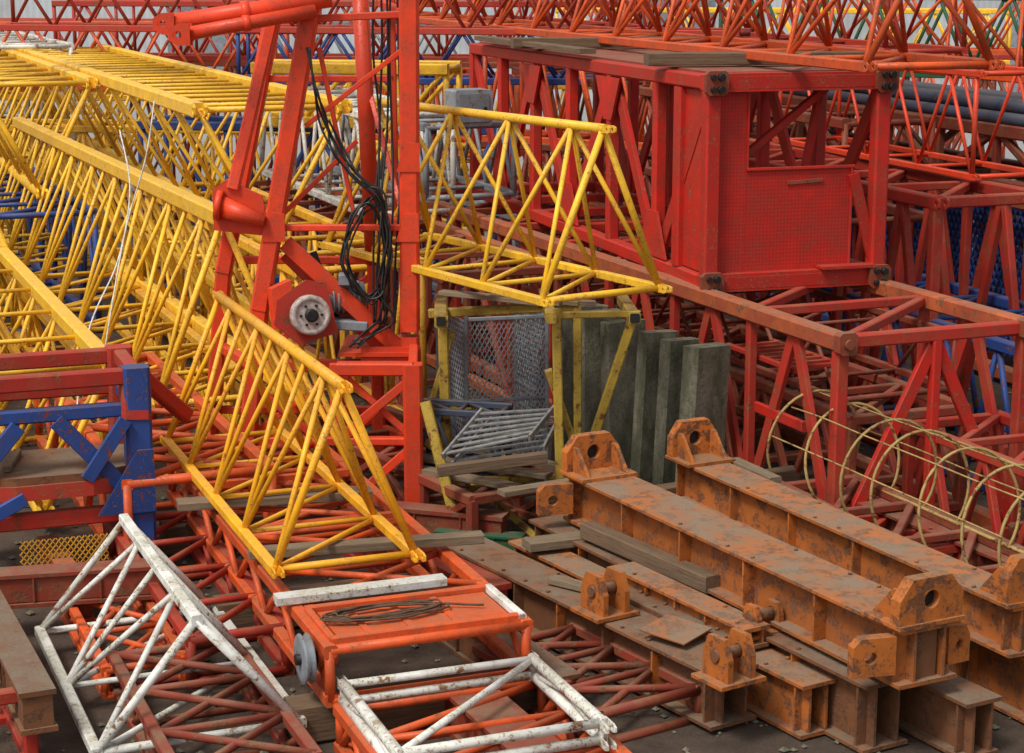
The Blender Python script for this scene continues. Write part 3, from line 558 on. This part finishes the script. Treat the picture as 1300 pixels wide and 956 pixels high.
# ================================================================= RUSTY BEAMS
def rpoly(w,h): return [(-w/2,0),(w/2,0),(w/2,h*.55),(w*.30,h),(-w*.30,h),(-w/2,h*.55)]
def ibeam(P_,phi,L,w,h,mat,label,n=6,ends=True,lugw=.42,lugh=.34,group=None,sidelug=True):
    a=R(phi); r=thing('ballast_beam',label,'steel beam',Vector(P_)-Vector((0,0,h)),(0,0,a),group)
    t=.03
    MB().box(0,w,0,L,h-t,h,.1).build('top_flange',mat,r); MB().box(0,w,.01,L-.01,0,t,.1).build('bottom_flange',mat,r)
    MB().box(w*.25,w*.25+.02,.02,L-.02,t,h-t,0).build('web',mat,r); MB().box(w*.75,w*.75+.02,.02,L-.02,t,h-t,0).build('web',mat,r)
    for k in range(n):
        y=.1+(L-.2)*k/(n-1); MB().box(.015,w*.25,y,y+.02,t,h-t,0).build('stiffener',LUG if k%2 else mat,r)
        MB().box(w*.8+.01,w-.015,y,y+.02,t,h-t,0).build('stiffener',mat,r)
    for k in range(int(L*3)):
        y=.15+k*.33
        if y<L-.2:
            for xx in (.05,w-.05):
                if random.random()<.35: MB().tube((xx,y,h),(xx,y,h+.018),.016,6).build('bolt',mat,r)
    if ends:
        for y,yy in ((.06,1),(L-.06,-1)):
            MB().holeplate((w/2,y,h+.03),(1,0,0),(0,0,1),rpoly(lugw,lugh),(0,lugh*.5),.065,.10).build('lug_plate',LUG,r)
            MB().tube((w/2,y+.045,h+.03+lugh*.5),(w/2,y+.01,h+.03+lugh*.5),.063,14).build('pin',BLK,r)
            y0,y1=(y-.07,y+.34) if yy>0 else (y-.34,y+.07)
            MB().box(w/2-lugw*.52,w/2+lugw*.52,y0,y1,h,h+.03,.1).build('base_plate',LUG,r)
            for xx in (w/2-lugw*.36,w/2+lugw*.36): MB().prism((xx,y+yy*.05,h+.03),(0,yy,0),(0,0,1),[(0,0),(.26,0),(.06,lugh*.7),(0,lugh*.7)],.03).build('gusset',LUG,r)
            MB().box(w*.30,w*.70,y-yy*.0,y+.02,.03,h-.032,.02).build('end_plate',RSD,r)
            if sidelug:
                MB().holeplate((-.03,y+yy*.06,h*.55),(.96,-.25,0),(0,0,1),[(-.26,-.14),(.05,-.14),(.05,.13),(-.20,.13),(-.26,.07)],(-.13,-.01),.045,.09).build('side_lug',LUG,r)
                MB().holeplate((w+.03,y+yy*.06,h*.5),(-.96,.0,0),(0,0,1),[(-.14,-.14),(.05,-.14),(.05,.13),(-.10,.13),(-.14,.05)],(-.05,-.01),.035,.07).build('side_lug',LUG,r)
    return r
ibeam(PZ(1146,802,.98),28.0,4.6,.50,.42,RST,'rusty orange ballast beam with raised pin lugs, left of the top pair',lugw=.54,lugh=.31)
ibeam(PZ(1286,772,.92),26.2,4.65,.38,.38,RST,'rusty orange ballast beam with raised pin lugs, right of the top pair',lugw=.48,lugh=.32,sidelug=False)
ibeam(PZ(1100,872,.52),29.5,4.6,.40,.50,RSD,'dark rusty beam beneath the left one of the top pair',ends=False,n=7)
ibeam(PZ(905,858,.46),33,3.9,.42,.42,RSD,'broad rusty beam lying on the ground, leftmost of the ballast beams',n=7,ends=False)
ibeam(PZ(1020,872,.42),31,4.0,.30,.40,RST,'rusty beam on the ground between the leftmost beam and the top pair',n=7,ends=False)
ibeam(PZ(1330,850,.50),27,4.6,.40,.48,RST,'rusty orange beam on the ground at the lower right corner',n=7,ends=False)
ibeam(PZ(1405,765,.6),27,3.6,.3,.3,BRD,'brown-red beam right of the top pair under the ladder cage',n=6,ends=False)
def lugblock(P_,phi,label,w=.30,h=.30,mat=LUG):
    r=thing('pin_block',label,'pin bracket',P_,(0,0,R(phi)))
    for x in (-.10,.10):
        MB().holeplate((x,0,.03),(0,1,0),(0,0,1),rpoly(w,h),(0,h*.55),.05,.045).build('cheek_plate',mat,r)
    MB().tube((-.14,0,.03+h*.55),(.14,0,.03+h*.55),.045,14).build('pin',RSD,r); MB().box(-.2,.2,-w*.6,w*.6,0,.03,.1).build('base_plate',mat,r); return r
lugblock(PZ(768,778,.47),33,'rusty double lug bracket at the middle of the leftmost rusty beam')
lugblock(PZ(925,862,.47),33,'rusty lug bracket at the near end of the leftmost rusty beam',.28,.3)
ibeam(PZ(945,800,.62),31,1.75,.24,.17,RST,'short narrow rusty beam between the ground beam and the top pair',ends=False,n=5)
ibeam(PZ(905,812,.50),31,1.5,.2,.05,RSD,'thin rusty channel lying beside the short narrow beam',ends=False,n=3)
lugblock(PZ(968,803,.5),31,'small rusty pin bracket at the near end of the short narrow beam',.18,.2)
ibeam(PZ(1228,895,.44),29,4.2,.32,.42,RSD,'dark rusty beam beneath the right one of the top pair',ends=False,n=7)
timber(PZ(668,692,.5),PZ(806,676,.5),.2,.08,'grey plank lying across the rusty ground beams near their far ends')
timber(PZ(1015,815,.5),PZ(1400,800,.5),.16,.12,'dark sleeper under the near ends of the top pair of beams',TIM2)
timber(PZ(740,640,.45),PZ(1010,600,.45),.16,.12,'dark sleeper under the far ends of the top pair of beams',TIM2)
timber(PZ(745,672,.62),PZ(905,742,.62),.14,.14,'dark square timber wedged along the left of the top pair',TIM2)
timber(PZ(700,735,.50),PZ(790,757,.50),.12,.05,'small plank offcut on the leftmost rusty beam')
timber(PZ(930,585,.9),PZ(985,610,.9),.12,.06,'small timber offcut beside the far end of the right top beam')
pl=MB().box(-.18,.18,-.2,.2,0,.012,.1).build('steel_plate',RST); pl.location=PZ(858,800,.53); pl.rotation_euler=(R(3),R(-4),R(50)); tag(pl,'small square rust-red steel plate lying between the beams','steel plate')
boxbeam(PZ(662,706,0),74,.8,.16,.2,GRN,'low green beam on the ground behind the leftmost rusty beam')
boxbeam(PZ(640,700,0),72,1.3,.18,.36,BRD,'low brown-red beam on the ground behind the low green beam')
truss(PZ(760,948,.02),33,1.6,.9,.22,'box',3,BRD,'flat brown-red frame on the ground in front of the leftmost rusty beam',cr=.04,br=.03,side='zig',flat='bigX',lugs=False)
# ================================================================= CONCRETE SLABS
for i,(x,yt,Y,w,tk,lb) in enumerate(((730,388,19.3,.5,.15,'mossy concrete slab standing furthest left and furthest back of the six'),(764,395,18.95,.46,.15,'upright mossy concrete slab, second from the left of the six'),
    (796,408,18.6,.46,.15,'upright mossy concrete slab, third from the left of the six'),(826,422,18.3,.42,.15,'upright mossy concrete slab, fourth from the left of the six'),(854,432,18.0,.42,.15,'upright mossy concrete slab, fifth from the left of the six'),(888,440,17.7,.52,.20,'nearest and rightmost upright mossy concrete slab, showing its broad face'))):
    T=PY(x,yt,Y); g=MB(); g.bar((0,0,0),(0,0,T.z),w,tk,up=(0,1,0),ch=.14)
    o=g.build('concrete_slab',CON); o.location=(T.x,Y,0); o.rotation_euler=(R(random.uniform(-2.5,0)),R(random.uniform(-1,4)),R(18+i*5)); tag(o,lb,'concrete slab')
# ================================================================= SUPPORT FRAME under C
S=thing('support_frame','olive yellow frame of square posts holding up the short yellow jib','support frame',foot(640,17.3))
def sb(nm,p,q,w,h=None,mat=OLY,up=(0,1,0)): return MB().bar(p,q,w,h,up=up).build(nm,mat,S,True)
def down(px,py,Y): p=PY(px,py,Y); return Vector((p.x,p.y,0))
sb('post',PY(706,392,17.0),down(714,500,17.0),.085); sb('post',PY(562,400,18.3),down(568,600,18.3),.10)
sb('post',PY(733,388,18.0),down(735,500,18.0),.08); sb('brace',PY(806,396,17.2),PY(752,560,17.4),.085); sb('brace',PY(540,510,17.3),PY(580,668,17.0),.10)
sb('brace',PY(696,470,17.0),PY(742,600,17.2),.07)
a_=PY(700,400,17.0);b_=PY(812,398,17.2); sb('beam',a_,b_,.06,.06,up=(0,0,1)); sb('beam',PY(545,398,18.3),PY(735,388,18.0),.08,.09,up=(0,0,1))
sb('beam',PY(560,408,17.6),PY(560,380,19.2),.13,.13,up=(0,0,1)); sb('beam',PY(806,404,17.1),PY(790,380,19.0),.11,.11,up=(0,0,1)); sb('beam',PY(700,404,16.9),PY(690,372,19.5),.10,.10,up=(0,0,1))
for x,y,Y in ((560,408,17.59),(806,404,17.09)): q=PY(x,y,Y); MB().bar(q+Vector((0,-.012,0)),q,.09,.09).build('hollow_end_shade',BLK,S,True)  # black caps on solid beams, painting in the shade inside an open tube
sb('beam',PY(570,628,17.2),PY(700,600,17.8),.07); sb('beam',PY(575,600,17.6),PY(735,636,17.2),.07); sb('beam',PY(560,660,17.0),PY(600,655,17.4),.14,.14)
sb('beam',PY(545,520,18.4),PY(600,515,18.2),.07); sb('brace',PY(540,560,17.9),PY(690,690,17.0),.06); sb('brace',PY(575,420,18.3),PY(545,520,18.3),.06); sb('beam',PY(575,610,17.3),PY(728,604,17.3),.05)
MC=thing('mesh_cage','grey expanded-mesh cage standing under the short yellow jib','wire cage',down(640,500,18.6))
p0=down(592,500,18.5);p1=down(694,500,18.7); top=PY(592,402,18.5).z
u_=(p1-p0).normalized(); wd=(p1-p0).length; v_=Vector((-.35,.93,0))
MB().diamond(p0+Vector((0,0,.3)),u_,(0,0,1),wd,top-.35,.05,.008,.55).build('mesh_panel',GRY,MC,True)
MB().diamond(p1+Vector((0,0,.3)),v_,(0,0,1),.9,top-.35,.06,.008,.55).build('mesh_panel',GRY,MC,True)
MB().diamond(p0+Vector((0,0,.3)),v_,(0,0,1),.9,top-.35,.06,.008,.55).build('mesh_panel',GRY,MC,True)
for q in (p0,p1,p0+v_*.9,p1+v_*.9): MB().bar(q,q+Vector((0,0,top)),.04,up=(0,1,0)).build('post',GRY,MC,True)
for z in (.3,top*.55,top-.03): MB().bar(p0+Vector((0,0,z)),p1+Vector((0,0,z)),.035).build('rail',GRY,MC,True); MB().bar(p1+Vector((0,0,z)),p1+v_*.9+Vector((0,0,z)),.035).build('rail',GRY,MC,True)
for k in range(4):
    timber(PY(560+k*16,371+k*1.5,17.9+k*.12),PY(690+k*22,385,17.4+k*.3),.12,.04,['front board lying under the short yellow jib','second board from the front under the short yellow jib','third board from the front under the short yellow jib','rear board lying under the short yellow jib'][k])
def ladder(pts,label,nr=7):
    A0,A1,B0,B1=[PY(*p) for p in pts]; LD=thing('aluminium_ladder',label,'ladder',A0)
    for p,q in ((A0,B0),(A1,B1)): MB().bar(p,q,.025,.06).build('stile',DUL,LD,True)
    for k in range(nr): t_=(k+.5)/nr; MB().bar(A0.lerp(B0,t_),A1.lerp(B1,t_),.045,.02).build('rung',DUL,LD,True)
ladder(((562,580,16.75),(672,556,16.9),(612,521,17.35),(704,517,17.5)),'upper grey aluminium ladder piece lying tilted below the mesh cage')
ladder(((574,590,16.8),(690,570,17.0),(624,532,17.4),(712,526,17.6)),'lower grey aluminium ladder piece under the upper one below the mesh cage',6)
timber(PY(556,598,16.7),PY(694,580,16.9),.1,.1,'dark timber under the near end of the grey ladders',TIM2)
truss(Vector((-.1,17.55,.58)),75,.9,.4,.55,'box',2,DGR,'small dark frame propping up the grey ladders',cr=.03,br=.02,side='zig',lugs=False)
# ================================================================= CAGE HOOPS
HC=thing('ladder_cage','rusty ochre ladder safety cage of hoops, lying beside the right ballast beam','ladder cage',Vector((3.1,15.3,.68)))
c0=Vector((2.82,16.9,1.0)); c1=Vector((4.1,13.7,1.02)); dd=(c1-c0).normalized(); u,w_2=frame(dd)
HR=.51
for k in range(7):
    cc=c0.lerp(c1,k/6)+dd*random.uniform(-.1,.1); pts=[]; tl=random.uniform(-.2,.1)
    for j in range(29):
        a=R(-130+ j*260/28)+R(90); pts.append(cc+(u*math.cos(a)*.95+w_2*math.sin(a)+dd*tl*math.sin(a))*HR)
    MB().path(pts,.0135,6).build('hoop',HOP,HC,True)
for a in (15,52,90,128,165):
    pts=[c0.lerp(c1,k/6)+(u*math.cos(R(a))*.95+w_2*math.sin(R(a)))*(HR+random.uniform(-.02,.02)) for k in range(7)]; MB().path(smooth(pts,3),.008,5).build('strip',HOP,HC,True)
for a in (-40,220):
    pts=[c0.lerp(c1,k/6)+(u*math.cos(R(a))*.95+w_2*math.sin(R(a)))*HR for k in range(7)]; MB().path(pts,.018,6).build('rail',HOP,HC,True)
truss(Vector((3.85,13.3,.03)),22,3.7,.8,.62,'box',4,BRD,'low brown-red frame on the ground under the ladder safety cage',cr=.05,br=.035,bsq=True,side='zigpost',flat='diag')
truss(Vector((3.15,15.0,.03)),22,1.6,.7,.5,'box',3,DRD,'small low dull red frame under the far end of the ladder safety cage',cr=.04,br=.03,bsq=True,side='zig',flat='diag',lugs=False)
truss(Vector((4.9,14.2,.03)),22,3.2,1.0,1.1,'box',4,DRD,'dull red frame at the right edge behind the ladder safety cage',cr=.05,br=.035,bsq=True,side='zig',flat='diag')
# ================================================================= timbers on top of I, ropes
Im=Matrix.Translation(I.location)@Matrix.Rotation(R(17),4,'Z'); ip=lambda x,y,z: Im@Vector((x,y,z))
timber(ip(-.25,1.2,2.18),ip(2.1,.9,2.18),.22,.13,'weathered timber across the near end of the bright red mast section top',TIM2)
timber(ip(-.3,5.8,2.18),ip(2.1,5.5,2.18),.22,.13,'weathered timber across the middle of the bright red mast section top',TIM2)
timber(ip(-.12,3.4,2.17),ip(-.1,7.9,2.17),.2,.06,'long plank along the left edge of the bright red mast section top',TIM2)
for i,(pts,lb) in enumerate((([(196,128,20.5),(185,200,20.3),(160,290,20.1),(140,400,19.4),(132,452,19.2)],'pale thin rope hanging across the yellow jibs at left'),([(152,165,21.0),(165,240,20.5),(150,330,20),(110,430,19),(90,600,18.3)],'pale thin rope drooping from the thick yellow ridge chord'))):
    o=MB().path(smooth([PY(*p) for p in pts]),.009,5).build('rope',WRP); tag(o,lb,'rope')
# ================================================================= LIGHT
wd_=bpy.data.worlds.new('World'); SC.world=wd_; wd_.use_nodes=True; t=wd_.node_tree; bg=t.nodes['Background']
sk=t.nodes.new('ShaderNodeTexSky'); sk.sky_type='NISHITA'; sk.sun_disc=False; sk.sun_elevation=R(56); S_=Vector((-.45,-.50,1.0)).normalized(); sk.sun_rotation=math.atan2(S_.x,S_.y)
sk.air_density=1.0; sk.dust_density=3.0; sk.ozone_density=1.0
hs=t.nodes.new('ShaderNodeHueSaturation'); hs.inputs['Saturation'].default_value=.18; t.links.new(sk.outputs[0],hs.inputs['Color']); t.links.new(hs.outputs[0],bg.inputs['Color']); bg.inputs['Strength'].default_value=.145
sl=bpy.data.lights.new('sun','SUN'); sl.energy=2.4; sl.angle=R(14); sl.color=(1,.94,.84); so=bpy.data.objects.new('sun',sl); COL.objects.link(so); so.rotation_euler=S_.to_track_quat('Z','Y').to_euler()
SC.view_settings.view_transform='Standard'; SC.view_settings.look='None'; SC.view_settings.exposure=0
